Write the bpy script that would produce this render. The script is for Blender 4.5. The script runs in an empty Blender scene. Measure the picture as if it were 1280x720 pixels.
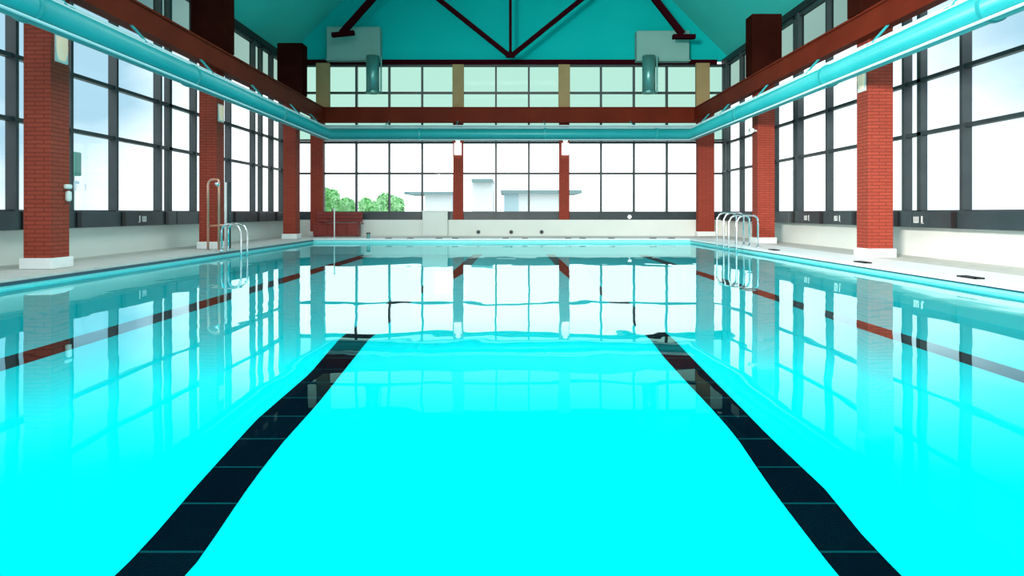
import bpy, bmesh, math, random
from mathutils import Vector, Matrix
random.seed(7)
C = bpy.context.scene.collection
F = 850.0          # focal length in pixels of a 1280 wide frame
H = 0.92           # eye height above the water (z = 0)
VX, VY = 637.0, 266.0

# ------------------------------------------------------------------ helpers
def link(name, bm, mat, parent=None, bevel=0, smooth=False):
    me = bpy.data.meshes.new(name)
    bmesh.ops.recalc_face_normals(bm, faces=bm.faces[:])
    bm.to_mesh(me); bm.free()
    o = bpy.data.objects.new(name, me); C.objects.link(o)
    if isinstance(mat, (list, tuple)):
        for m in mat: me.materials.append(m)
    else:
        me.materials.append(mat)
    if parent: o.parent = parent; o.matrix_parent_inverse = Matrix.Translation(-parent.location) if parent.type == 'EMPTY' else Matrix()
    if smooth:
        for p in me.polygons: p.use_smooth = True
    if bevel:
        md = o.modifiers.new('bevel', 'BEVEL'); md.width = bevel; md.segments = 2; md.limit_method = 'ANGLE'
    return o

def empty(name, loc):
    o = bpy.data.objects.new(name, None); C.objects.link(o)
    o.location = loc; o.empty_display_size = .1
    return o

def tag(o, label=None, cat=None, group=None, kind=None):
    if label: o['label'] = label
    if cat: o['category'] = cat
    if group: o['group'] = group
    if kind: o['kind'] = kind
    return o

def box(bm, x0, x1, y0, y1, z0, z1, mi=0):
    vs = [bm.verts.new(p) for p in ((x0,y0,z0),(x1,y0,z0),(x1,y1,z0),(x0,y1,z0),(x0,y0,z1),(x1,y0,z1),(x1,y1,z1),(x0,y1,z1))]
    for f in ((0,1,2,3),(4,5,6,7),(0,1,5,4),(1,2,6,5),(2,3,7,6),(3,0,4,7)):
        bm.faces.new([vs[i] for i in f]).material_index = mi
    return vs

def boxes(*bs):
    bm = bmesh.new()
    for b in bs: box(bm, min(b[0],b[1]), max(b[0],b[1]), min(b[2],b[3]), max(b[2],b[3]), min(b[4],b[5]), max(b[4],b[5]))
    return bm

def prism(bm, pts2, axis, a, b):
    """extrude a 2D outline along an axis ('x','y','z')"""
    def P(p, t):
        if axis == 'y': return (p[0], t, p[1])
        if axis == 'x': return (t, p[0], p[1])
        return (p[0], p[1], t)
    A = [bm.verts.new(P(p, a)) for p in pts2]; B = [bm.verts.new(P(p, b)) for p in pts2]
    bm.faces.new(A); bm.faces.new(B[::-1])
    n = len(A)
    for i in range(n): bm.faces.new((A[i], A[(i+1)%n], B[(i+1)%n], B[i]))

def tube(bm, pts, r, n=10, cap=True, radii=None):
    """round tube through points, mitred"""
    pts = [Vector(p) for p in pts]; rings = []
    up = Vector((0,0,1))
    for i, p in enumerate(pts):
        d0 = (p - pts[i-1]).normalized() if i else None
        d1 = (pts[i+1] - p).normalized() if i < len(pts)-1 else None
        d = ((d0 or d1) + (d1 or d0)).normalized()
        base = d0 or d1
        ref = up if abs(d.z) < .9 else Vector((1,0,0))
        if i:
            u = dprev.rotation_difference(d) @ uprev
            u = (u - d*u.dot(d)).normalized()
        else:
            u = d.cross(ref).normalized()
        uprev, dprev = u, d
        v = d.cross(u).normalized()
        rr = radii[i] if radii else r
        k = 1.0
        if d0 and d1:
            c = max(.5, d0.dot(d)); k = 1/c
        m = (d1 - d0) if (d0 and d1) else Vector((0,0,0))
        m = m.normalized() if m.length > 1e-6 else None
        ring = []
        for j in range(n):
            a = 2*math.pi*j/n
            q = u*math.cos(a)*rr + v*math.sin(a)*rr
            if m is not None: q += m*(q.dot(m))*(k-1)
            ring.append(bm.verts.new(p+q))
        rings.append(ring)
    for a, b in zip(rings, rings[1:]):
        for j in range(n): bm.faces.new((a[j], a[(j+1)%n], b[(j+1)%n], b[j]))
    if cap: bm.faces.new(rings[0]); bm.faces.new(rings[-1][::-1])
    return rings

def arc(c, r, a0, a1, n, plane='xz'):
    out = []
    for i in range(n+1):
        a = math.radians(a0 + (a1-a0)*i/n)
        if plane == 'xz': out.append((c[0]+r*math.cos(a), c[1], c[2]+r*math.sin(a)))
        else: out.append((c[0], c[1]+r*math.cos(a), c[2]+r*math.sin(a)))
    return out

# ------------------------------------------------------------------ materials
def mat(name, col, rough=.6, metal=0, emit=None, es=0, spec=.5):
    m = bpy.data.materials.new(name); m.use_nodes = True
    b = m.node_tree.nodes['Principled BSDF']
    b.inputs['Base Color'].default_value = (*col, 1); b.inputs['Roughness'].default_value = rough
    b.inputs['Metallic'].default_value = metal
    b.inputs['Specular IOR Level'].default_value = spec
    if emit: b.inputs['Emission Color'].default_value = (*emit, 1); b.inputs['Emission Strength'].default_value = es
    return m

def N(m, t, **kw):
    n = m.node_tree.nodes.new(t)
    for k, v in kw.items(): setattr(n, k, v)
    return n

def noisy(name, c1, c2, scale=4, rough=.6, metal=0, bump=0, detail=4, spec=.5):
    m = mat(name, c1, rough, metal, spec=spec); L = m.node_tree.links
    b = m.node_tree.nodes['Principled BSDF']
    tc = N(m, 'ShaderNodeTexCoord'); nz = N(m, 'ShaderNodeTexNoise'); nz.inputs['Scale'].default_value = scale; nz.inputs['Detail'].default_value = detail
    r = N(m, 'ShaderNodeValToRGB'); r.color_ramp.elements[0].position = .35; r.color_ramp.elements[1].position = .65
    r.color_ramp.elements[0].color = (*c1,1); r.color_ramp.elements[1].color = (*c2,1)
    L.new(tc.outputs['Object'], nz.inputs['Vector']); L.new(nz.outputs['Fac'], r.inputs['Fac']); L.new(r.outputs['Color'], b.inputs['Base Color'])
    if bump:
        bp = N(m, 'ShaderNodeBump'); bp.inputs['Strength'].default_value = bump; bp.inputs['Distance'].default_value = .01
        L.new(nz.outputs['Fac'], bp.inputs['Height']); L.new(bp.outputs['Normal'], b.inputs['Normal'])
    return m

def brick(name, c1, c2, mortar):
    m = mat(name, c1, .8, spec=.2); L = m.node_tree.links; b = m.node_tree.nodes['Principled BSDF']
    tc = N(m, 'ShaderNodeTexCoord'); sp = N(m, 'ShaderNodeSeparateXYZ'); ad = N(m, 'ShaderNodeMath', operation='ADD'); cb = N(m, 'ShaderNodeCombineXYZ')
    L.new(tc.outputs['Object'], sp.inputs[0]); L.new(sp.outputs['X'], ad.inputs[0]); L.new(sp.outputs['Y'], ad.inputs[1])
    L.new(ad.outputs[0], cb.inputs['X']); L.new(sp.outputs['Z'], cb.inputs['Y'])
    bt = N(m, 'ShaderNodeTexBrick'); L.new(cb.outputs[0], bt.inputs['Vector'])
    bt.inputs['Color1'].default_value = (*c1,1); bt.inputs['Color2'].default_value = (*c2,1); bt.inputs['Mortar'].default_value = (*mortar,1)
    bt.inputs['Scale'].default_value = 1; bt.inputs['Brick Width'].default_value = .26; bt.inputs['Row Height'].default_value = .062; bt.inputs['Mortar Size'].default_value = .008
    L.new(bt.outputs['Color'], b.inputs['Base Color'])
    bp = N(m, 'ShaderNodeBump'); bp.inputs['Strength'].default_value = .6; bp.inputs['Distance'].default_value = .01; bp.invert = True
    L.new(bt.outputs['Fac'], bp.inputs['Height']); L.new(bp.outputs['Normal'], b.inputs['Normal'])
    return m

def glass(name, tint, refl=.06):
    m = bpy.data.materials.new(name); m.use_nodes = True; nt = m.node_tree; nt.nodes.remove(nt.nodes['Principled BSDF'])
    out = nt.nodes['Material Output']; tr = N(m, 'ShaderNodeBsdfTransparent'); tr.inputs[0].default_value = (*tint,1)
    gl = N(m, 'ShaderNodeBsdfGlossy'); gl.inputs['Roughness'].default_value = .03
    mx = N(m, 'ShaderNodeMixShader'); mx.inputs[0].default_value = refl
    L = nt.links; L.new(tr.outputs[0], mx.inputs[1]); L.new(gl.outputs[0], mx.inputs[2]); L.new(mx.outputs[0], out.inputs['Surface'])
    return m

def water_mat():
    m = bpy.data.materials.new('pool_water'); m.use_nodes = True; nt = m.node_tree; nt.nodes.remove(nt.nodes['Principled BSDF'])
    L = nt.links; out = nt.nodes['Material Output']
    tc = N(m, 'ShaderNodeTexCoord'); mp = N(m, 'ShaderNodeMapping'); mp.inputs['Scale'].default_value = (1.0, .55, 1)
    n1 = N(m, 'ShaderNodeTexNoise'); n1.inputs['Scale'].default_value = 1.3; n1.inputs['Detail'].default_value = 1.5; n1.inputs['Distortion'].default_value = .4
    bp = N(m, 'ShaderNodeBump'); bp.inputs['Strength'].default_value = 1; bp.inputs['Distance'].default_value = .004
    L.new(tc.outputs['Object'], mp.inputs[0]); L.new(mp.outputs[0], n1.inputs['Vector']); L.new(n1.outputs['Fac'], bp.inputs['Height'])
    fr = N(m, 'ShaderNodeFresnel'); fr.inputs['IOR'].default_value = 1.33; L.new(bp.outputs['Normal'], fr.inputs['Normal'])
    mr = N(m, 'ShaderNodeMapRange', interpolation_type='SMOOTHSTEP'); mr.inputs['From Min'].default_value = .15; mr.inputs['From Max'].default_value = .42; mr.inputs['To Min'].default_value = .003; mr.inputs['To Max'].default_value = .62
    L.new(fr.outputs[0], mr.inputs['Value'])
    tr = N(m, 'ShaderNodeBsdfTransparent'); tr.inputs[0].default_value = (.55,.99,1,1)
    gl = N(m, 'ShaderNodeBsdfGlossy'); gl.inputs['Roughness'].default_value = .0; gl.inputs['Color'].default_value = (.72,.98,1,1); L.new(bp.outputs['Normal'], gl.inputs['Normal'])
    mx = N(m, 'ShaderNodeMixShader'); L.new(mr.outputs[0], mx.inputs[0]); L.new(tr.outputs[0], mx.inputs[1]); L.new(gl.outputs[0], mx.inputs[2])
    L.new(mx.outputs[0], out.inputs['Surface'])
    return m

def tile(name, c1, c2, size, joint, rough=.4, msize=.02):
    m = mat(name, c1, rough); L = m.node_tree.links; b = m.node_tree.nodes['Principled BSDF']
    tc = N(m, 'ShaderNodeTexCoord'); bt = N(m, 'ShaderNodeTexBrick'); bt.offset = 0
    L.new(tc.outputs['Object'], bt.inputs['Vector'])
    bt.inputs['Color1'].default_value = (*c1,1); bt.inputs['Color2'].default_value = (*c2,1); bt.inputs['Mortar'].default_value = (*joint,1)
    bt.inputs['Scale'].default_value = 1; bt.inputs['Brick Width'].default_value = size; bt.inputs['Row Height'].default_value = size; bt.inputs['Mortar Size'].default_value = msize
    if name == 'navy_black_tile': bt.inputs['Brick Width'].default_value = 30
    L.new(bt.outputs['Color'], b.inputs['Base Color'])
    return m

M = dict(
    brick=brick('red_brick', (.36,.058,.034), (.32,.050,.030), (.21,.034,.022)),
    casing=noisy('dark_brown_cladding', (.020,.004,.003), (.028,.006,.004), 2, .8, spec=0),
    tan=noisy('tan_render', (.30,.20,.085), (.34,.235,.10), 2, .7),
    beam=noisy('red_brown_paint', (.11,.013,.005), (.14,.017,.006), 1.5, .6, spec=.08),
    steel=noisy('dark_window_steel', (.022,.034,.038), (.03,.044,.048), 3, .45),
    sill=noisy('slate_sill_panel', (.022,.036,.042), (.03,.047,.053), 3, .4),
    wall=noisy('white_wall_paint', (.78,.82,.77), (.82,.85,.80), 1.2, .7),
    deck=noisy('beige_deck_tile', (.56,.55,.51), (.64,.63,.59), 5, .6),
    white=noisy('white_coping_tile', (.86,.88,.88), (.9,.92,.92), 6, .4),
    lip=mat('dark_blue_lip_tile', (.02,.06,.09), .3),
    ceil=noisy('pool_lit_ceiling', (.004,.45,.44), (.006,.47,.46), .6, .9, spec=0),  # teal light bounced off the pool is put into this colour
    slope=noisy('pool_lit_roof', (.05,.54,.49), (.06,.56,.51), .6, .9, spec=0),  # greyer variant for the slopes, same pool bounce in the colour
    grey=noisy('grey_green_plaster', (.20,.40,.36), (.22,.42,.38), 1.2, .8),
    truss=mat('dark_maroon_steel', (.03,.003,.006), .7, spec=0),
    black=mat('black_paint', (.008,.006,.007), .5),
    duct=noisy('teal_duct_metal', (.01,.30,.32), (.02,.34,.36), .8, .4),
    pale=mat('pale_blue_pipe', (.45,.70,.74), .3),
    vent=mat('grey_teal_sheet_metal', (.12,.33,.31), .3, .5),
    lamp=mat('frosted_lamp_glass', (.72,.58,.44), .5, emit=(1,.78,.52), es=.3),
    lampw=mat('white_lamp_glass', (.9,.9,.9), .4, emit=(1,1,1), es=1.1),
    plastic=mat('white_plastic', (.8,.8,.78), .4),
    chrome=mat('chrome', (.75,.78,.8), .18, 1),
    copper=mat('copper_toned_steel', (.72,.36,.26), .28, .7),
    red=noisy('dark_red_wood', (.20,.018,.012), (.26,.026,.018), 5, .5),
    pool=tile('cyan_pool_tile', (.0,.82,.88), (.0,.83,.89), .5, (.0,.76,.84), .5, .004),
    poolwall=tile('pale_aqua_pool_tile', (.30,.86,.86), (.32,.88,.87), .25, (.26,.8,.82), .4, .004),
    black_tile=tile('navy_black_tile', (.002,.005,.010), (.003,.008,.014), .43, (.006,.06,.07), .35, .008),
    maroon_reflect=noisy('dark_tile_maroon_reflection', (.014,.003,.004), (.022,.005,.005), 3, .4),  # dark lane tile with the red brick and beam reflection in its colour
    leaf=noisy('leaf_green', (.25,.66,.24), (.45,.82,.42), 1.5, .8),
    bark=mat('bark', (.2,.14,.09), .9),
    pale_wall=mat('pale_render', (.86,.9,.92), .8),
    shade_blue=mat('pale_blue_panel', (.45,.66,.72), .8),
    teal_roof=mat('grey_teal_roof', (.16,.30,.31), .7),
    green_sign=mat('green_sign_paint', (.01,.22,.17), .5),
    ground=noisy('pale_ground', (.45,.5,.45), (.5,.55,.5), .3, .9),
    glass=glass('clear_glass', (.97,.985,.99), .03),
    glass_mint=glass('mint_tinted_glass', (.49,.63,.58), .004),
    glass_side=glass('grey_tinted_glass', (.44,.54,.50), .004),
    water=water_mat(),
)
for k_ in ('pool','black_tile','maroon_reflect'): M[k_].node_tree.nodes['Principled BSDF'].inputs['Specular IOR Level'].default_value = 0

# ------------------------------------------------------------------ setting
XL, XR, YB = -7.9, 7.75, 24.6
Y0 = -3.0
PL, PR, PB = -6.1, 5.62, 21.1          # pool lip
ZD = .10
EAVE = H + 5.5
# deck floor ring (beige) and white coping
bm = boxes((XL-.3, PL-.13, Y0, YB+.3, -.45, ZD-.004), (PR+.13, XR+.3, Y0, YB+.3, -.45, ZD-.004), (PL-.13, PR+.13, PB+.13, YB+.3, -.45, ZD-.004))
tag(link('floor', bm, M['deck']), kind='structure')
# low walls
tag(link('wall_left', boxes((XL-.25, XL, Y0, YB+.25, -.3, H-.25)), M['wall']), kind='structure')
tag(link('wall_right', boxes((XR, XR+.25, Y0, YB+.25, -.3, H-.25)), M['wall']), kind='structure')
tag(link('wall_back', boxes((XL, XR, YB-.35, YB+.25, -.3, H-.25)), M['wall']), kind='structure')
# gable wall above the back windows
bm = bmesh.new()
prism(bm, [(XL-.25,EAVE),(XR+.25,EAVE),(XR-3.3,EAVE+3.6),(XL+3.3,EAVE+3.6)], 'y', YB-.05, YB+.2)
tag(link('wall_gable', bm, M['ceil']), kind='structure')
# roof: two slopes and a flat crown
bm = bmesh.new(); t = .15
prism(bm, [(XL-.25,EAVE),(XL+3.3,EAVE+3.6),(XR-3.3,EAVE+3.6),(XR+.25,EAVE),(XR+.25,EAVE+t),(XR-3.2,EAVE+3.6+t),(XL+3.2,EAVE+3.6+t),(XL-.25,EAVE+t)], 'y', Y0, YB+.25)
tag(link('ceiling', bm, M['slope']), kind='structure')
# black cornice line over the back windows
tag(link('trim_1', boxes((XL+.4, XR-.3, YB-.2, YB+.1, H+5.34, H+5.5)), M['truss']), kind='structure')
tag(link('trim_2', boxes((XL-.12, XL+.12, Y0, YB-.1, H+5.3, H+5.5)), M['black']), kind='structure')
tag(link('trim_3', boxes((XR-.12, XR+.12, Y0, YB-.1, H+5.3, H+5.5)), M['black']), kind='structure')

# ---- windows -------------------------------------------------------
wn = 0
def px(x): return (x-VX)/(F/YB)
def window_back(x0, x1, mull, z0, z1, trans, gl, sill=False, label=None):
    global wn; wn += 1
    w = empty('window_%d' % wn, ((x0+x1)/2, YB, H+z0)); tag(w, label, kind='structure')
    y0, y1 = YB-.10, YB+.06
    fr = boxes((x0, x1, y0, y1, H+z0, H+z0+.05), (x0, x1, y0, y1, H+z1-.08, H+z1), (x0, x0+.06, y0, y1, H+z0, H+z1), (x1-.06, x1, y0, y1, H+z0, H+z1))
    link('window_frame', fr, M['steel'], w)
    for m in mull: link('mullion', boxes((m-.032, m+.032, y0-.02, y1, H+z0, H+z1)), M['steel'], w)
    for tz in trans: link('transom', boxes((x0, x1, y0, y1-.02, H+tz-.035, H+tz+.035)), M['steel'], w)
    link('glass', boxes((x0+.01, x1-.01, YB-.005, YB+.005, H+z0+.02, H+z1-.02)), gl, w)
    if sill:
        s = link('sill_panel', boxes((x0, x1, YB-.22, YB+.05, H-.27, H+.03)), M['sill'], w, bevel=.01)
        for m in mull: link('divider', boxes((m-.03, m+.03, YB-.24, YB-.215, H-.265, H+.025)), M['steel'], w)
    return w
b_lo = [(px(366), px(572), [px(v) for v in (405,446,487,528)]), (px(572), px(706), [px(v) for v in (620,661)]), (px(706), px(905), [px(v) for v in (751,792,833,873)])]
for x0, x1, ml in b_lo:
    sil = True
    window_back(x0, x1, ml, .0, 2.58, (1.42,), M['glass'], sil)
    window_back(x0, x1, ml, 2.6, 5.36, (4.33,), M['glass_mint'])

def window_side(X, s, y0, y1, mull, z0, z1, trans, gl, sill=False, tags=()):
    global wn; wn += 1
    w = empty('window_%d' % wn, (X, (y0+y1)/2, H+z0)); tag(w, kind='structure')
    a, b = X-s*.08, X+s*.05         # s = +1 right wall, -1 left wall ; a is the room side
    link('window_frame', boxes((a, b, y0, y1, H+z0, H+z0+.05), (a, b, y0, y1, H+z1-.09, H+z1), (a, b, y0, y0+.06, H+z0, H+z1), (a, b, y1-.06, y1, H+z0, H+z1)), M['steel'], w)
    for m in mull: link('mullion', boxes((X-s*.12, b, m-.035, m+.035, H+z0, H+z1)), M['steel'], w)
    for tz in trans: link('transom', boxes((a, b-s*.02, y0, y1, H+tz-.035, H+tz+.035)), M['steel'], w)
    link('glass', boxes((X-.005, X+.005, y0+.01, y1-.01, H+z0+.02, H+z1-.02)), gl, w)
    if sill:
        link('sill_panel', boxes((X-s*.22, X+s*.05, y0+.02, y1-.02, H-.27, H+.03)), M['sill'], w, bevel=.01)
        for m in mull: link('divider', boxes((X-s*.25, X-s*.21, m-.06, m+.06, H-.265, H+.025)), M['black'], w)
        for ty in tags:   # small white stencilled marks on the sill panel
            xx = X-s*.2205
            q = boxes((xx-s*.004, xx, ty-.10, ty-.06, H-.2, H-.06), (xx-s*.004, xx, ty-.13, ty-.06, H-.2, H-.185), (xx-s*.004, xx, ty+.02, ty+.05, H-.17, H-.07), (xx-s*.004, xx, ty+.08, ty+.11, H-.17, H-.07), (xx-s*.004, xx, ty+.14, ty+.17, H-.17, H-.07), (xx-s*.004, xx, ty+.02, ty+.17, H-.185, H-.165))
            link('sill_mark', q, M['plastic'], w)
ML = [-1.5,.2,1.9,3.6,5.4,7.2,8.9,10.75,12.1,13.5,15.2,16.9,19.0,20.8,22.4,23.4]
MR = [-2,-.3,1.4,3.1,4.8,6.45,8.1,9.8,11.5,13.2,14.85,16.4,18.05,19.7,21.1,22.55,24.0]
LB = [Y0, 4.45, 10.1, 15.7, 21.5, YB-.12]
RB = [Y0, 1.45, 7.1, 12.75, 18.35, YB-.12]
for X, s, B, MM, TG in ((XL,-1,LB,ML,(14.2, 8.0)), (XR,1,RB,MR,(12.85-.35+.0, 9.2, 15.6, 17.2))):
    for y0, y1 in zip(B, B[1:]):
        mm = [m for m in MM if y0+.1 < m < y1-.1]
        window_side(X, s, y0, y1, mm, .0, 3.9, (1.48, 2.48), M['glass'], True, [g for g in TG if y0+.2 < g < y1-.2])
        window_side(X, s, y0, y1, mm, 3.92, 5.3, (), M['glass_side'])

# ------------------------------------------------------------------ pool
HF = 1.29                      # floor of the basin lies HF below the eye
ZF = H - HF
pool = empty('pool_basin', (0, 9, ZF)); tag(pool, 'long cyan tiled swimming pool basin with dark lane lines on its floor', 'swimming pool')
link('basin_floor', boxes((PL, PR, Y0, PB, ZF-.1, ZF)), M['pool'], pool)
link('basin_wall', boxes((PL-.12, PL, Y0, PB, ZF-.1, ZD-.03), (PR, PR+.12, Y0, PB, ZF-.1, ZD-.03), (PL-.12, PR+.12, PB, PB+.12, ZF-.1, ZD-.03)), M['poolwall'], pool)
link('coping', boxes((PR-.04, 6.55, Y0, PB-.02, ZD-.035, ZD+.015), (PL-.02, 6.55, PB-.02, PB+.35, ZD-.02, ZD+.015)), M['white'], pool)
link('coping', boxes((PL-.35, PL+.01, Y0, PB-.02, ZD-.02, ZD+.008)), M['deck'], pool)
link('lip_tile', boxes((PL-.01, PL+.02, Y0, PB-.02, .035, ZD-.02)), M['lip'], pool)
link('lip_tile', boxes((PR-.03, PR, Y0, PB-.02, .045, .065)), M['lip'], pool)

def marking(name, L, R, mt, z=ZF+.004):
    """strip on the pool floor from left/right edge samples in photo pixels"""
    def W(p): k = (H-z)/(p[1]-VY); return ((p[0]-VX)*k, F*k)
    A = [W(p) for p in L]; B = [W(p) for p in R]
    bm = bmesh.new(); n = 40
    ys = [max(A[0][1], B[0][1]), min(A[-1][1], B[-1][1])]
    def at(P, y):
        for a, b in zip(P, P[1:]):
            if a[1] <= y <= b[1]: t = (y-a[1])/(b[1]-a[1]); return a[0]+(b[0]-a[0])*t
        return P[0][0] if y < P[0][1] else P[-1][0]
    prev = None
    for i in range(n+1):
        y = ys[0]+(ys[1]-ys[0])*(i/n)
        a, b = at(A, y), at(B, y)
        q = [bm.verts.new((a, y, z)), bm.verts.new((b, y, z)), bm.verts.new((b, y, z-.006)), bm.verts.new((a, y, z-.006))]
        if prev:
            for j in range(4): bm.faces.new((prev[j], prev[(j+1)%4], q[(j+1)%4], q[j]))
        else: bm.faces.new(q)
        prev = q
    bm.faces.new(prev[::-1])
    return link(name, bm, mt, pool)
marking('lane_line', [(-10,856),(145,720),(197,664),(244,609),(320,525),(387,467),(425,423),(466,392),(497,369)],
        [(95,856),(232,720),(255,690),(300,623),(320,595),(353,553),(398,503),(460,425),(500,392),(520,369)], M['black_tile'])
marking('lane_line', [(1168,856),(1049,720),(993,648),(960,604),(920,545),(893,514),(859,478),(829,445),(814,425),(786,400),(752,369)],
        [(1263,856),(1127,720),(1079,670),(1032,612),(960,544),(929,512),(884,467),(843,425),(808,395),(775,369)], M['black_tile'])
marking('lane_line', [(497,369),(540,353),(563,341),(572,334),(582,325),(592,318)], [(520,369),(560,353),(580,341),(587,334),(595,325),(603,318)], M['maroon_reflect'])  # far end of the inner line, red reflection painted in
marking('lane_line', [(752,369),(718,353),(703,341),(696,334),(689,325),(682,318)], [(775,369),(740,353),(718,341),(711,334),(701,325),(693,318)], M['maroon_reflect'])  # same painted reflection on the right inner line
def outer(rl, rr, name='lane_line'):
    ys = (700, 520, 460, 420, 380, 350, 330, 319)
    return marking(name, [(VX+rl*(y-VY), y) for y in ys], [(VX+rr*(y-VY), y) for y in ys], M['maroon_reflect'])
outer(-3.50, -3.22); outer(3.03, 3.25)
# water
bm = boxes((PL, PR, Y0, PB, 0, 0.0))
bm.free(); bm = bmesh.new()
vs = [bm.verts.new(p) for p in ((PL,Y0,0),(PR,Y0,0),(PR,PB,0),(PL,PB,0))]; bm.faces.new(vs)
tag(link('pool_water', bm, M['water']), 'still clear cyan water filling the pool and mirroring the windows', 'water')

# small dark drain tiles along the far lip and the right lip
def grate(x, y, w, d, label, group, z=ZD+.015):
    e = empty('drain_grate', (x, y, z)); tag(e, label, 'drain', group)
    link('rim', boxes((x-w/2, x+w/2, y-d/2, y-d/2+.02, z, z+.02), (x-w/2, x+w/2, y+d/2-.02, y+d/2, z, z+.02), (x-w/2, x-w/2+.02, y-d/2, y+d/2, z, z+.02), (x+w/2-.02, x+w/2, y-d/2, y+d/2, z, z+.02)), M['black'], e)
    n = max(3, int(w/.05)); 
    link('slats', boxes(*[(x-w/2+.02+(w-.04)*(i+.15)/n, x-w/2+.02+(w-.04)*(i+.85)/n, y-d/2+.02, y+d/2-.02, z, z+.014) for i in range(n)]), M['lip'], e)
k = F/(PB+.12)
for x in (486,513,549,569,632,656,710,728,764,816,839):
    grate((x-VX)/k, PB+.12, .19, .22, 'small black grate along the far white lip of the pool', 'grates on the far lip')
for x in (598,639,677):
    kk = F/24.25; wx, wz = (x-VX)/kk, H+(VY-290)/kk
    e = empty('wall_vent', (wx, 24.25, wz)); tag(e, {598:'small dark round vent low in the back wall, leftmost of three',639:'small dark round vent low in the back wall, middle one of three',677:'small dark round vent low in the back wall, rightmost of three'}[x], 'vent', 'vents in the back wall')
    bm = bmesh.new(); tube(bm, [(wx, 24.21, wz), (wx, 24.25, wz)], .07, 16); link('vent_rim', bm, M['lip'], e)
    bm = bmesh.new(); tube(bm, [(wx, 24.20, wz), (wx, 24.215, wz)], .045, 16); link('vent_cap', bm, M['black'], e)
for x, lab in ((968,'dark grate in the right coping beside the chrome ladder'),(1079,'dark grate in the right coping near the foot of the nearest right brick column'),(1214,'largest dark grate in the right coping, nearest the viewer')):
    y = F*(PR+.08)/(x-VX); grate(PR+.07, y, .12, .34, lab, 'grates in the right coping')

# ------------------------------------------------------------------ columns
def column(x0, x1, y0, y1, zb, label, upper=None, plinth=True, ucol='casing', group='brick columns'):
    c = empty('brick_column', ((x0+x1)/2, (y0+y1)/2, zb)); tag(c, label, 'column', group)
    top = H+3.70
    zs = zb+.16 if plinth else zb
    link('shaft', boxes((x0, x1, y0, y1, zs, top)), M['brick'], c, bevel=.006)
    if plinth: link('plinth', boxes((x0-.04, x1+.04, y0-.04, y1+.04, zb, zb+.16)), M['white'], c, bevel=.01)
    if upper:
        a, b, d, e = upper
        link('upper_casing', boxes((a, b, d, e, top, EAVE-.2)), M[ucol], c, bevel=.01)
    return c
GL = 'brick columns'
for y, lab in ((4.45-.2, 'red brick column on the left deck just outside the view'), (9.9,'nearest red brick column on the left deck with a cream wall lamp'), (15.5,'second red brick column on the left deck, behind the copper toned handrail'), (21.25,'third red brick column on the left deck, last before the red bench')):
    column(-7.08, -6.68, y, y+.42, ZD, lab, (-7.25, -6.46, y-.05, y+.47))
for y, lab in ((6.95,'red brick column on the right deck just outside the view'), (12.55,'nearest bright red brick column on the right deck'), (18.15,'second bright red brick column on the right deck, beyond the chrome ladder')):
    column(6.62, 7.08, y, y+.42, ZD, lab, (6.46, 7.25, y-.05, y+.47))
column(-7.03, -6.61, 23.98, 24.22, ZD, 'corner brick column at the left end of the back wall, behind the red bench', (-6.85, -6.38, 24.03, 24.22), ucol='tan')
column(6.63, 7.2, 23.9, 24.2, ZD, 'corner brick column at the right end of the back wall', (6.6, 7.08, 24.03, 24.2), ucol='tan')
kb = F/24.22
for a, b, lab in ((566,579,'left of the two slim brick columns standing on the back low wall'), (699,712,'right of the two slim brick columns standing on the back low wall')):
    x0, x1 = (a-VX)/kb, (b-VX)/kb
    column(x0, x1, 24.26, 24.36, H-.25, lab, (x0-.02, x1+.02, 24.26, 24.36), plinth=False, ucol='tan')

# ------------------------------------------------------------------ beams
def ibeam(name, x0, x1, y0, y1, z0, z1, along, label):
    e = empty(name, ((x0+x1)/2, (y0+y1)/2, z0)); tag(e, label, 'beam', 'red brown roof beams')
    link('web', boxes((x0, x1, y0, y1, z0+.04, z1-.04)), M['beam'], e)
    g = .025
    if along == 'y': link('flange', boxes((x0-g, x1+g, y0, y1, z0, z0+.04), (x0-g, x1+g, y0, y1, z1-.04, z1)), M['beam'], e)
    else: link('flange', boxes((x0, x1, y0-g, y1+g, z0, z0+.04), (x0, x1, y0-g, y1+g, z1-.04, z1)), M['beam'], e)
ibeam('roof_beam', -6.62, -6.45, Y0, 23.98-.3, H+3.2, H+3.66, 'y', 'long red brown beam running along the left columns above the teal duct')
ibeam('roof_beam', 6.44, 6.58, Y0, 23.68, H+3.2, H+3.66, 'y', 'long red brown beam running along the right columns above the teal duct')
ibeam('roof_beam', -6.65, 6.65, 23.72, 23.95, H+3.16, H+3.69, 'x', 'dark red brown beam crossing in front of the back windows')

# ------------------------------------------------------------------ duct
DX, DZ, DY, DR = 6.12, H+2.62, 22.75, .20
duct = empty('air_duct', (0, 12, DZ-DR)); tag(duct, 'long round teal air duct running around three sides below the beams', 'air duct')
bm = bmesh.new(); tube(bm, [(-DX,Y0,DZ),(-DX,DY,DZ),(DX,DY,DZ),(DX,Y0,DZ)], DR, 28); link('duct_tube', bm, M['duct'], duct, smooth=True)
bm = bmesh.new(); tube(bm, [(-DX-.12,Y0,DZ+.30),(-DX-.12,DY+.12,DZ+.30),(DX+.12,DY+.12,DZ+.30),(DX+.12,Y0,DZ+.30)], .035, 10); link('pipe', bm, M['pale'], duct, smooth=True)
bm = bmesh.new(); tube(bm, [(-DX+.0,Y0,DZ+.215),(-DX+.0,DY,DZ+.215),(DX,DY,DZ+.215),(DX,Y0,DZ+.215)], .03, 10); link('pipe', bm, M['pale'], duct, smooth=True)
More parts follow.
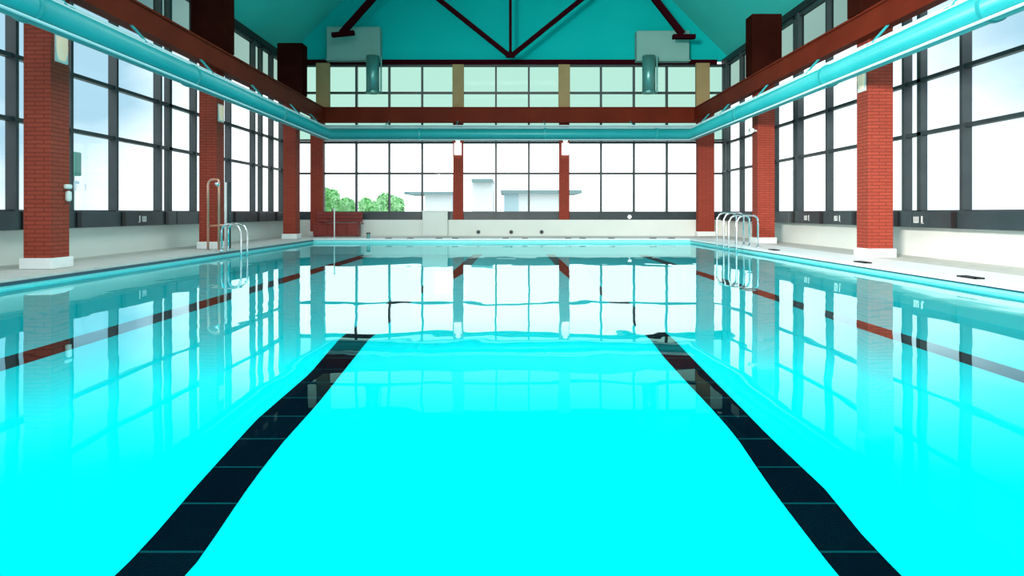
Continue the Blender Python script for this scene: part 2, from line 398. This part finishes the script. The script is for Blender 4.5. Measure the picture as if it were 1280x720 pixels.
bm = bmesh.new(); tube(bm, [(-DX+.14,Y0,DZ-.19),(-DX+.14,DY-.14,DZ-.19),(DX-.14,DY-.14,DZ-.19),(DX-.14,Y0,DZ-.19)], .022, 8); link('edge_rail', bm, M['pale'], duct, smooth=True)
def collar(x, y, d):
    bm = bmesh.new(); v = Vector((0,.03,0)) if d == 'y' else Vector((.03,0,0)); p = Vector((x,y,DZ))
    tube(bm, [p-v, p+v], DR+.02, 28); link('joint_collar', bm, M['duct'], duct, smooth=False)
def hanger(x, y, s, d='y'):
    if d == 'y':
        x2 = 6.47*s; bm = bmesh.new()
        tube(bm, [(x, y, DZ+DR-.02), (x+s*.12, y, DZ+.34), (x2, y, H+3.22)], .022, 8)
        box(bm, min(x-s*.02,x+s*.2), max(x-s*.02,x+s*.2), y-.05, y+.05, DZ+.19, DZ+.25)
    else:
        bm = bmesh.new(); tube(bm, [(x, y, DZ+DR-.02), (x, y+.3, DZ+.36), (x, 23.74, H+3.2)], .02, 8)
    link('hanger', bm, M['duct'], duct)
for y in (1.5,4.5,7.6,9.5,11.6,14.2,17,20,22): hanger(DX, y, 1); hanger(-DX, y, -1)
for y in (3,8.6,13,18): collar(DX, y, 'y'); collar(-DX, y, 'y')
for x in (-4.2,-1.8,1.2,4.2): hanger(x, DY, 1, 'x')
for x in (-3.0, 1.18, 4.9): collar(x, DY, 'x')

# ------------------------------------------------------------------ roof truss
TY = 23.3; kt = F/TY
def T(x, y): return Vector(((x-VX)/kt, TY, H+(VY-y)/kt))
truss = empty('roof_truss', T(638,72)); tag(truss, 'dark maroon steel roof truss with a central V and king post', 'roof truss')
def bar(name, p, q, w=.085, d=.07):
    p, q = Vector(p), Vector(q); v = (q-p).normalized(); s = Vector((0,1,0)).cross(v).normalized()*w; f = Vector((0,d,0))
    bm = bmesh.new(); a = [bm.verts.new(p+x) for x in (s+f, s-f, -s-f, -s+f)]; b = [bm.verts.new(q+x) for x in (s+f, s-f, -s-f, -s+f)]
    bm.faces.new(a); bm.faces.new(b[::-1])
    for i in range(4): bm.faces.new((a[i], a[(i+1)%4], b[(i+1)%4], b[i]))
    return link(name, bm, M['truss'], truss)
bar('diagonal', T(637,70), T(492,-46), .075); bar('diagonal', T(639,70), T(783,-46), .075)
bar('king_post', T(638,64), T(638,-58), .05, .06)
bar('rafter', T(427,42), T(490,-29), .11); bar('rafter', T(853,43), T(797,-29), .11)
bar('tie_plate', T(415,44), T(443,41), .07, .1); bar('tie_plate', T(841,46), T(869,46), .07, .1)
bar('top_chord', T(470,-50), T(806,-50), .10)
p = T(638,69); link('gusset', boxes((p.x-.16,p.x+.16,TY-.05,TY+.05,p.z-.09,p.z+.12)), M['truss'], truss, bevel=.03)

# ------------------------------------------------------------------ bulkheads and vent pipes
def P(x, y, Y): k = F/Y; return ((x-VX)/k, Y, H+(VY-y)/k)
for (xa, xb, ya, yb_, lab) in ((408,475,33,74,'grey plastered box housing high on the left of the gable wall'), (796,862,38,75,'grey plastered box housing high on the right of the gable wall')):
    Y = 24.1; a = P(xa, yb_, Y); b = P(xb, ya, Y)
    e = empty('duct_housing', ((a[0]+b[0])/2, Y+.2, a[2])); tag(e, lab, 'housing', 'plastered housings')
    link('casing', boxes((a[0], b[0], Y, YB-.06, a[2], b[2])), M['grey'], e, bevel=.03)
    link('bottom_flange', boxes((a[0]-.02, b[0]+.02, Y-.03, YB-.06, a[2]-.04, a[2])), M['grey'], e)
for (xc, lab) in ((466,'grey round vent pipe hanging under the left plastered housing'), (811,'grey round vent pipe hanging under the right plastered housing')):
    Y = 23.8; a = P(xc, 116, Y); b = P(xc, 70, Y)
    e = empty('vent_pipe', a); tag(e, lab, 'vent pipe', 'vent pipes')
    bm = bmesh.new(); tube(bm, [(a[0], Y, a[2]), (a[0], Y, b[2])], .23, 24); link('pipe_body', bm, M['vent'], e, smooth=False)
    for p_ in e.children[0].data.polygons: p_.use_smooth = len(p_.vertices) == 4
    bm = bmesh.new(); tube(bm, [(a[0], Y, a[2]-.02), (a[0], Y, a[2]+.05)], .25, 24); link('rim', bm, M['vent'], e)
    bm = bmesh.new(); tube(bm, [(a[0]+.29, Y, a[2]), (a[0]+.29, Y, b[2])], .03, 8); link('cable_conduit', bm, M['vent'], e)

# ------------------------------------------------------------------ wall lamps
def lamp_side(xf, yc, zc, s, lab, h=.40, w=.28, mt='lamp', grp='column lamps'):
    """half round uplight fixed on a column face; s = direction into the room (+1/-1) along x"""
    e = empty('wall_lamp', (xf, yc, zc-h/2)); tag(e, lab, 'wall lamp', grp)
    link('back_plate', boxes((xf, xf+s*.02, yc-w/2, yc+w/2, zc-h/2, zc+h/2)), M['plastic'], e)
    bm = bmesh.new(); n = 12; rings = []
    for zz, r in ((zc-h*.42,.55),(zc-h*.2,.85),(zc+h*.1,1),(zc+h*.42,.92)):
        rings.append([bm.verts.new((xf+s*(.02+.045*r*math.sin(math.pi*i/n)), yc-math.cos(math.pi*i/n)*w*.45*r, zz)) for i in range(n+1)])
    for a, b in zip(rings, rings[1:]):
        for i in range(n): bm.faces.new((a[i], a[i+1], b[i+1], b[i]))
    bm.faces.new(rings[0]); bm.faces.new(rings[-1])
    link('lamp_shade', bm, M[mt], e, smooth=False)
lamp_side(-6.68, 10.12, H+2.43, 1, 'cream half round wall lamp on the nearest left brick column')
lamp_side(-6.68, 15.71, H+2.30, 1, 'cream half round wall lamp on the second left brick column')
lamp_side(6.62, 12.76, H+2.47, -1, 'cream half round wall lamp on the nearest right brick column')
for xc, lab in ((572.5,'white boxed lamp on top of the left slim back column'), (706.5,'white boxed lamp on top of the right slim back column')):
    Y = 24.26; a = P(xc, 194, Y); b = P(xc, 179, Y); hw = 4.5/(F/Y)
    e = empty('wall_lamp', a); tag(e, lab, 'wall lamp', 'lamps on the back columns')
    link('lamp_body', boxes((a[0]-hw, a[0]+hw, Y-.14, Y, a[2], b[2])), M['lampw'], e, bevel=.02)
    bm = bmesh.new(); bmesh.ops.create_uvsphere(bm, u_segments=14, v_segments=10, radius=.085, matrix=Matrix.Translation((a[0], Y-.09, b[2]+.085)))
    link('bulb', bm, M['lampw'], e, smooth=True)

# small fittings
e = empty('wall_telephone', (-6.68, 10.24, H+.14)); tag(e, 'small white wall telephone on the nearest left brick column', 'telephone')
link('bracket', boxes((-6.68,-6.62,10.17,10.31,H+.36,H+.43)), M['plastic'], e, bevel=.02)
link('handset', boxes((-6.68,-6.61,10.2,10.29,H+.17,H+.33)), M['plastic'], e, bevel=.03)
a = P(939, 163, 18.1)
e = empty('security_camera', a); tag(e, 'small white security camera on the second right brick column', 'camera')
link('camera_arm', boxes((6.5, 6.62, 18.2, 18.24, a[2]-.02, a[2]+.03)), M['plastic'], e)
bm = bmesh.new(); tube(bm, [(6.46,18.1,a[2]),(6.5,18.36,a[2]+.03)], .06, 12); link('camera_body', bm, M['plastic'], e)

# ------------------------------------------------------------------ red bench
bx0, bx1 = -6.75, -5.12; by = 23.35
bench = empty('red_bench', (-5.95, by+.2, ZD)); tag(bench, 'dark red wooden bench box with a plank back in the left back corner', 'bench')
link('front_panel', boxes((bx0,bx1-.1,by,by+.03,ZD+.02,ZD+.42)), M['red'], bench, bevel=.005)
link('side_panel', boxes((bx1-.13,bx1-.1,by+.03,by+.5,ZD+.02,ZD+.42)), M['red'], bench)
link('side_panel', boxes((bx0,bx0+.03,by+.03,by+.5,ZD+.02,ZD+.42)), M['red'], bench)
for i in range(5):
    xx = bx0+.12+i*.33; link('batten', boxes((xx,xx+.05,by-.02,by,ZD+.02,ZD+.42)), M['red'], bench)
link('seat', boxes((bx0,bx1,by-.04,by+.5,ZD+.42,ZD+.47)), M['red'], bench, bevel=.01)
for i in range(3): link('back_plank', boxes((bx0,bx1-.03,by+.46,by+.5,ZD+.5+i*.12,ZD+.61+i*.12)), M['red'], bench, bevel=.006)
for x in (bx0+.1, bx1-.2): link('back_post', boxes((x,x+.06,by+.5,by+.55,ZD,ZD+.85)), M['red'], bench)
for x in (bx0+.02, bx1-.16): link('foot', boxes((x,x+.06,by+.05,by+.45,ZD,ZD+.02)), M['black'], bench)

# white post in front of the bench
x, y = (418-VX)/(F/21.55), 21.55
e = empty('white_post', (x, y, ZD)); tag(e, 'thin white post on the pool edge in front of the red bench', 'post')
bm = bmesh.new(); tube(bm, [(x,y,ZD+.02),(x,y,ZD+.9)], .02, 10); link('pole', bm, M['plastic'], e, smooth=True)
bm = bmesh.new(); tube(bm, [(x,y,ZD+.015),(x,y,ZD+.035)], .06, 16); link('base', bm, M['plastic'], e)
bm = bmesh.new(); tube(bm, [(x,y,ZD+.88),(x,y,ZD+.95)], .035, 12); link('cap', bm, M['plastic'], e)

# short grey bollard at the far left corner of the pool
x, y = (460.5-VX)/(F/21.35), 21.35
e = empty('edge_bollard', (x, y, ZD+.015)); tag(e, 'short grey bollard at the far left corner of the pool', 'bollard')
bm = bmesh.new(); tube(bm, [(x,y,ZD+.015),(x,y,ZD+.16)], .05, 14); link('bollard_body', bm, M['vent'], e)
bm = bmesh.new(); tube(bm, [(x,y,ZD+.16),(x,y,ZD+.2)], .065, 14); link('bollard_cap', bm, M['black'], e)

# small round white lamp on the back sill panel
a = P(786.5, 271, 24.36)
e = empty('sill_lamp', a); tag(e, 'small round white lamp on the back sill panel right of the slim columns', 'lamp')
bm = bmesh.new(); bmesh.ops.create_uvsphere(bm, u_segments=14, v_segments=10, radius=.07, matrix=Matrix.Translation((a[0], 24.28, a[2]))); link('globe', bm, M['lampw'], e, smooth=True)
link('lamp_mount', boxes((a[0]-.04,a[0]+.04,24.32,24.38,a[2]-.04,a[2]+.04)), M['plastic'], e)
# white cabinet against the back wall
a = P(529, 264, 24.2); b = P(560, 264, 24.2)
e = empty('white_cabinet', ((a[0]+b[0])/2, 24.1, ZD)); tag(e, 'plain white cabinet against the low back wall beside the left slim column', 'cabinet')
link('cabinet_body', boxes((a[0], b[0], 24.0, 24.24, ZD, a[2]-.02)), M['wall'], e, bevel=.008)
link('lid', boxes((a[0]-.02, b[0]+.02, 23.97, 24.245, a[2]-.02, a[2]+.015)), M['wall'], e)
link('door', boxes((a[0]+.03, b[0]-.03, 23.985, 24.0, ZD+.04, a[2]-.05)), M['wall'], e, bevel=.004)

# ------------------------------------------------------------------ handrail and ladders
x0, x1 = -6.42, -6.02; y = 14.45
zt = H+.71; zb = ZD
hr = empty('handrail', (-6.22, y, zb)); tag(hr, 'tall copper toned handrail loop on the left deck beside the pool', 'handrail')
k = F/y
def hx(p): return (p-VX)/k
xa, xb = hx(260), hx(273.5)
bm = bmesh.new()
tube(bm, [(xa,y,zb),(xa,y,zt-.12)] + arc(((xa+.12),y,zt-.12), .12, 180, 90, 6)[1:] + [(xb-.05,y,zt)] + arc((xb-.05,y,zt-.05), .05, 90, 0, 4)[1:] + [(xb,y,zb)], .024, 12)
link('rail', bm, M['copper'], hr, smooth=True)
bm = bmesh.new(); tube(bm, [(xa,y,H-.28),(xb+.12,y,H-.26)], .018, 10); link('crossbar', bm, M['copper'], hr, smooth=True)
for xx in (xa, xb):
    bm = bmesh.new(); tube(bm, [(xx,y,zb),(xx,y,zb+.03)], .06, 16); link('base_plate', bm, M['chrome'], hr)
bm = bmesh.new(); bmesh.ops.create_uvsphere(bm, u_segments=12, v_segments=8, radius=.05, matrix=Matrix.Translation((xb-.02,y-.03,zt-.1))); link('clamp', bm, M['chrome'], hr, smooth=True)
# slim grey post next to it
xp = (284.5-VX)/(F/15.2)
e = empty('slim_post', (xp, 15.2, ZD)); tag(e, 'slim grey and white double post standing behind the left pool ladder', 'post')
for dx, mt in ((-.045,'plastic'), (.045,'steel')):
    bm = bmesh.new(); tube(bm, [(xp+dx,15.2,ZD+.03),(xp+dx,15.2,H+.68)], .028, 10); link('pole', bm, M[mt], e, smooth=True)
link('base_plate', boxes((xp-.12,xp+.12,15.12,15.28,ZD,ZD+.03)), M['chrome'], e)

def ladder(xc, y, s, lab, half, ztop, nst=3):
    """pool ladder: two bent rails from the deck over the lip; s = +1 pool lies towards +x"""
    e = empty('pool_ladder', (xc, y, ZD)); tag(e, lab, 'ladder', 'pool ladders')
    for d in (-half, half):
        yy = y+d
        back, fr = xc-s*(.36 if half > .2 else .27), xc+s*.14
        pts = [(back,yy,ZD+.0),(back,yy,ztop-.14)] + arc((back+s*.14,yy,ztop-.14), .14, 180 if s>0 else 0, 90, 6)[1:] + [(fr-s*.16,yy,ztop-.0)] + [(fr-s*.06,yy,ztop-.05),(fr-s*.0,yy,ztop-.16),(fr,yy,ZD),(fr,yy,ZF+.04)]
        bm = bmesh.new(); tube(bm, pts, .022, 12); link('rail', bm, M['chrome'], e, smooth=True)
        bm = bmesh.new(); tube(bm, [(back,yy,ZD+.015),(back,yy,ZD+.04)], .055, 14); link('base_plate', bm, M['chrome'], e)
    for i in range(nst):
        z = -.04-.11*i+.0; link('step', boxes((xc+s*.09, xc+s*.19, y-half, y+half, z-.02, z)), M['chrome'], e, bevel=.005)
    return e
ladder(PL+.3, 14.5, 1, 'chrome pool ladder on the left edge beside the copper toned handrail', .17, H-.24)
ladder(PR-.2, 16.1, -1, 'chrome pool ladder on the right edge of the pool, nearer of the two', .28, H-.06)
ladder(PR-.15, 17.2, -1, 'chrome pool ladder on the right edge of the pool, farther of the two', .28, H+.0)

# ------------------------------------------------------------------ outside
bm = boxes((-90,90,-20,160,-2.4,-2.2)); tag(link('ground', bm, M['ground']), kind='structure')
def tree(xp_, ytop, Y, w, seed, lab):
    rnd = random.Random(seed); k = F/Y; X = (xp_-VX)/k; top = H+(VY-ytop)/k; r = w/2/k
    e = empty('leafy_tree', (X, Y, -2.2)); tag(e, lab, 'tree', 'trees outside the back window')
    bm = bmesh.new(); tube(bm, [(X,Y,-2.2),(X+.1,Y,-.5),(X,Y,top-r*.9)], .2, 8, radii=[.28,.2,.08]); link('trunk', bm, M['bark'], e)
    bm = bmesh.new(); zc = top-r*1.05
    blobs = [(X,Y,zc,r*.8)]+[(X+rnd.uniform(-.6,.6)*r, Y+rnd.uniform(-.5,.5)*r, zc+rnd.uniform(-1.2,.55)*r, r*rnd.uniform(.35,.6)) for _ in range(8)]
    for cx, cy, cz, cr in blobs:
        for _ in range(420):
            v = Vector((rnd.gauss(0,1), rnd.gauss(0,1), rnd.gauss(0,1))).normalized()*cr*rnd.uniform(.75,1.08)
            p = Vector((cx,cy,cz))+v; s = rnd.uniform(.10,.2)
            a = Vector((rnd.gauss(0,1), rnd.gauss(0,1), rnd.gauss(0,1))).normalized(); b = a.cross(v).normalized()
            f = [bm.verts.new(p+a*s), bm.verts.new(p+b*s*.6), bm.verts.new(p-a*s), bm.verts.new(p-b*s*.6)]; bm.faces.new(f)
    link('foliage', bm, M['leaf'], e)
tree(414, 234, 44, 24, 1, 'tallest green tree outside the left end of the back window')
tree(433, 244, 46, 26, 2, 'round green tree outside beside the tallest one')
tree(463, 247, 50, 34, 3, 'low bushy green tree outside in the middle of the left back window')
tree(490, 240, 56, 34, 4, 'pale green tree outside toward the pale flat roofed building')
def building(x0, x1, yr, Y, lab, roof=(0,0), rt=4, body=None, depth=6, shade=None):
    k = F/Y; X0, X1 = (x0-VX)/k, (x1-VX)/k; zt_ = H+(VY-yr)/k
    e = empty('pale_building', ((X0+X1)/2, Y, -2.2)); tag(e, lab, 'building', 'pale buildings outside')
    link('facade', boxes((X0, X1, Y, Y+depth, -2.2, zt_-rt/k)), M['pale_wall'], e)
    link('roof', boxes((X0-roof[0]/k, X1+roof[1]/k, Y-1, Y+depth+1, zt_-rt/k, zt_)), M['teal_roof'], e)
    if shade: link('shaded_panel', boxes(((shade[0]-VX)/k, (shade[1]-VX)/k, Y-.1, Y, -2.2, zt_-rt/k)), M['shade_blue'], e)  # bluish shade on the facade, put on as a thin coloured panel
    for i in range(2):
        wx = X0+(X1-X0)*(.3+.35*i); link('building_window', boxes((wx, wx+.8, Y-.05, Y, -.6, .6)), M['shade_blue'], e)
building(531, 564, 240, 70, 'pale flat roofed building outside behind the trees', roof=(24,4), rt=3)
building(590, 616, 224, 60, 'tall pale building with a small grey roof outside the middle back window', rt=4)
building(634, 700, 238, 64, 'long low pale building with an overhanging grey roof outside the middle back window', roof=(8,26), rt=4, shade=(630,648))
# green sign outside the left window
k = F/27.0
e = empty('green_sign', ((78-VX)/k, 27, -2.2)); tag(e, 'green box sign on a pole outside beside the nearest left brick column', 'sign')
link('sign_box', boxes(((60-VX)/k, (98.5-VX)/k, 26.8, 27.2, H+(VY-220)/k, H+(VY-190)/k)), M['green_sign'], e, bevel=.05)
bm = bmesh.new(); tube(bm, [((90-VX)/k,27,-2.2),((90-VX)/k,27,H+(VY-220)/k)], .09, 10); link('pole', bm, M['teal_roof'], e)
link('lower_box', boxes(((84-VX)/k, (95-VX)/k, 26.75, 27.25, H+(VY-238)/k, H+(VY-226)/k)), M['shade_blue'], e, bevel=.04)
link('lower_plate', boxes(((95-VX)/k, (107-VX)/k, 26.95, 27.05, H+(VY-238)/k, H+(VY-230)/k)), M['pale_wall'], e)

# ------------------------------------------------------------------ sky
W = bpy.data.worlds.new('World'); bpy.context.scene.world = W; W.use_nodes = True; nt = W.node_tree; L = nt.links
bg = nt.nodes['Background']
def wn_(t, **kw):
    n = nt.nodes.new(t)
    for k_, v in kw.items(): setattr(n, k_, v)
    return n
tc = wn_('ShaderNodeTexCoord'); sp = wn_('ShaderNodeSeparateXYZ'); L.new(tc.outputs['Generated'], sp.inputs[0])
mp = wn_('ShaderNodeMapping'); mp.inputs['Scale'].default_value = (1,1,2.6); L.new(tc.outputs['Generated'], mp.inputs[0])
nz = wn_('ShaderNodeTexNoise'); nz.inputs['Scale'].default_value = 2.2; nz.inputs['Detail'].default_value = 6; nz.inputs['Roughness'].default_value = .5; L.new(mp.outputs[0], nz.inputs['Vector'])
# blue gap weight: left sky bluest, a little to the right, none at the back
lx = wn_('ShaderNodeMapRange'); lx.inputs['From Min'].default_value = -.30; lx.inputs['From Max'].default_value = -.52; lx.inputs['To Min'].default_value = 0; lx.inputs['To Max'].default_value = 1.5; L.new(sp.outputs['X'], lx.inputs['Value'])
rx = wn_('ShaderNodeMapRange'); rx.inputs['From Min'].default_value = .25; rx.inputs['From Max'].default_value = .6; rx.inputs['To Min'].default_value = 0; rx.inputs['To Max'].default_value = 1.05; L.new(sp.outputs['X'], rx.inputs['Value'])
ad = wn_('ShaderNodeMath', operation='ADD'); L.new(lx.outputs[0], ad.inputs[0]); L.new(rx.outputs[0], ad.inputs[1])
cr = wn_('ShaderNodeMapRange', interpolation_type='SMOOTHSTEP'); cr.inputs['From Min'].default_value = .30; cr.inputs['From Max'].default_value = .74; cr.inputs['To Min'].default_value = 1; cr.inputs['To Max'].default_value = .45; L.new(nz.outputs['Fac'], cr.inputs['Value'])
ml = wn_('ShaderNodeMath', operation='MULTIPLY'); L.new(ad.outputs[0], ml.inputs[0]); L.new(cr.outputs[0], ml.inputs[1])
mx = wn_('ShaderNodeMixRGB'); mx.inputs[1].default_value = (2.1,2.15,2.15,1); mx.inputs[2].default_value = (.50,.80,.97,1); ez = wn_('ShaderNodeMapRange'); ez.inputs['From Min'].default_value = -.02; ez.inputs['From Max'].default_value = .2; ez.inputs['To Min'].default_value = .5; ez.inputs['To Max'].default_value = 1; L.new(sp.outputs['Z'], ez.inputs['Value'])
m2 = wn_('ShaderNodeMath', operation='MULTIPLY', use_clamp=True); L.new(ml.outputs[0], m2.inputs[0]); L.new(ez.outputs[0], m2.inputs[1]); L.new(m2.outputs[0], mx.inputs[0])
L.new(mx.outputs[0], bg.inputs['Color']); bg.inputs['Strength'].default_value = 1.0

# ------------------------------------------------------------------ added fill lights and daylight
def area(name, loc, size, power, aim, col=(1,1,1), spread=180):
    l = bpy.data.lights.new(name, 'AREA'); l.shape = 'RECTANGLE'; l.size, l.size_y = size; l.energy = power; l.color = col; l.spread = math.radians(spread)
    o = bpy.data.objects.new(name, l); C.objects.link(o); o.location = loc
    o.rotation_euler = (Vector(aim)-Vector(loc)).to_track_quat('-Z', 'Y').to_euler(); return o
for y in (-1, 4, 9, 14):
    area('ceiling_fill', (0, y, 8.6), (7, 1.2), 270, (0, y, 0))  # fill lights added overhead to brighten the pool evenly, no fixtures seen
area('right_column_fill', (-4.5, -2, 4.4), (2.5, 1.5), 850, (6.6, 15, 2.2), (1,.93,.86), 75)  # fill light added behind the camera to brighten the right columns
s = bpy.data.lights.new('sun', 'SUN'); s.energy = .6; s.angle = math.radians(35); s.color = (1,.97,.92)
so = bpy.data.objects.new('sun', s); C.objects.link(so); so.rotation_euler = Vector((.35,.85,-.42)).to_track_quat('-Z','Y').to_euler()

# ------------------------------------------------------------------ camera
cd = bpy.data.cameras.new('camera'); cam = bpy.data.objects.new('camera', cd); C.objects.link(cam)
cam.location = (0, 0, H); cam.rotation_euler = (math.radians(90), 0, 0)
cd.sensor_width = 36; cd.lens = 36*F/1280; cd.shift_x = (640-VX)/1280; cd.shift_y = -(360-VY)/1280
cd.clip_start = .05; cd.clip_end = 500
S = bpy.context.scene; S.camera = cam
S.view_settings.view_transform = 'Standard'; S.view_settings.look = 'None'; S.view_settings.gamma = 1
S.view_settings.use_curve_mapping = False; S.view_settings.exposure = 0
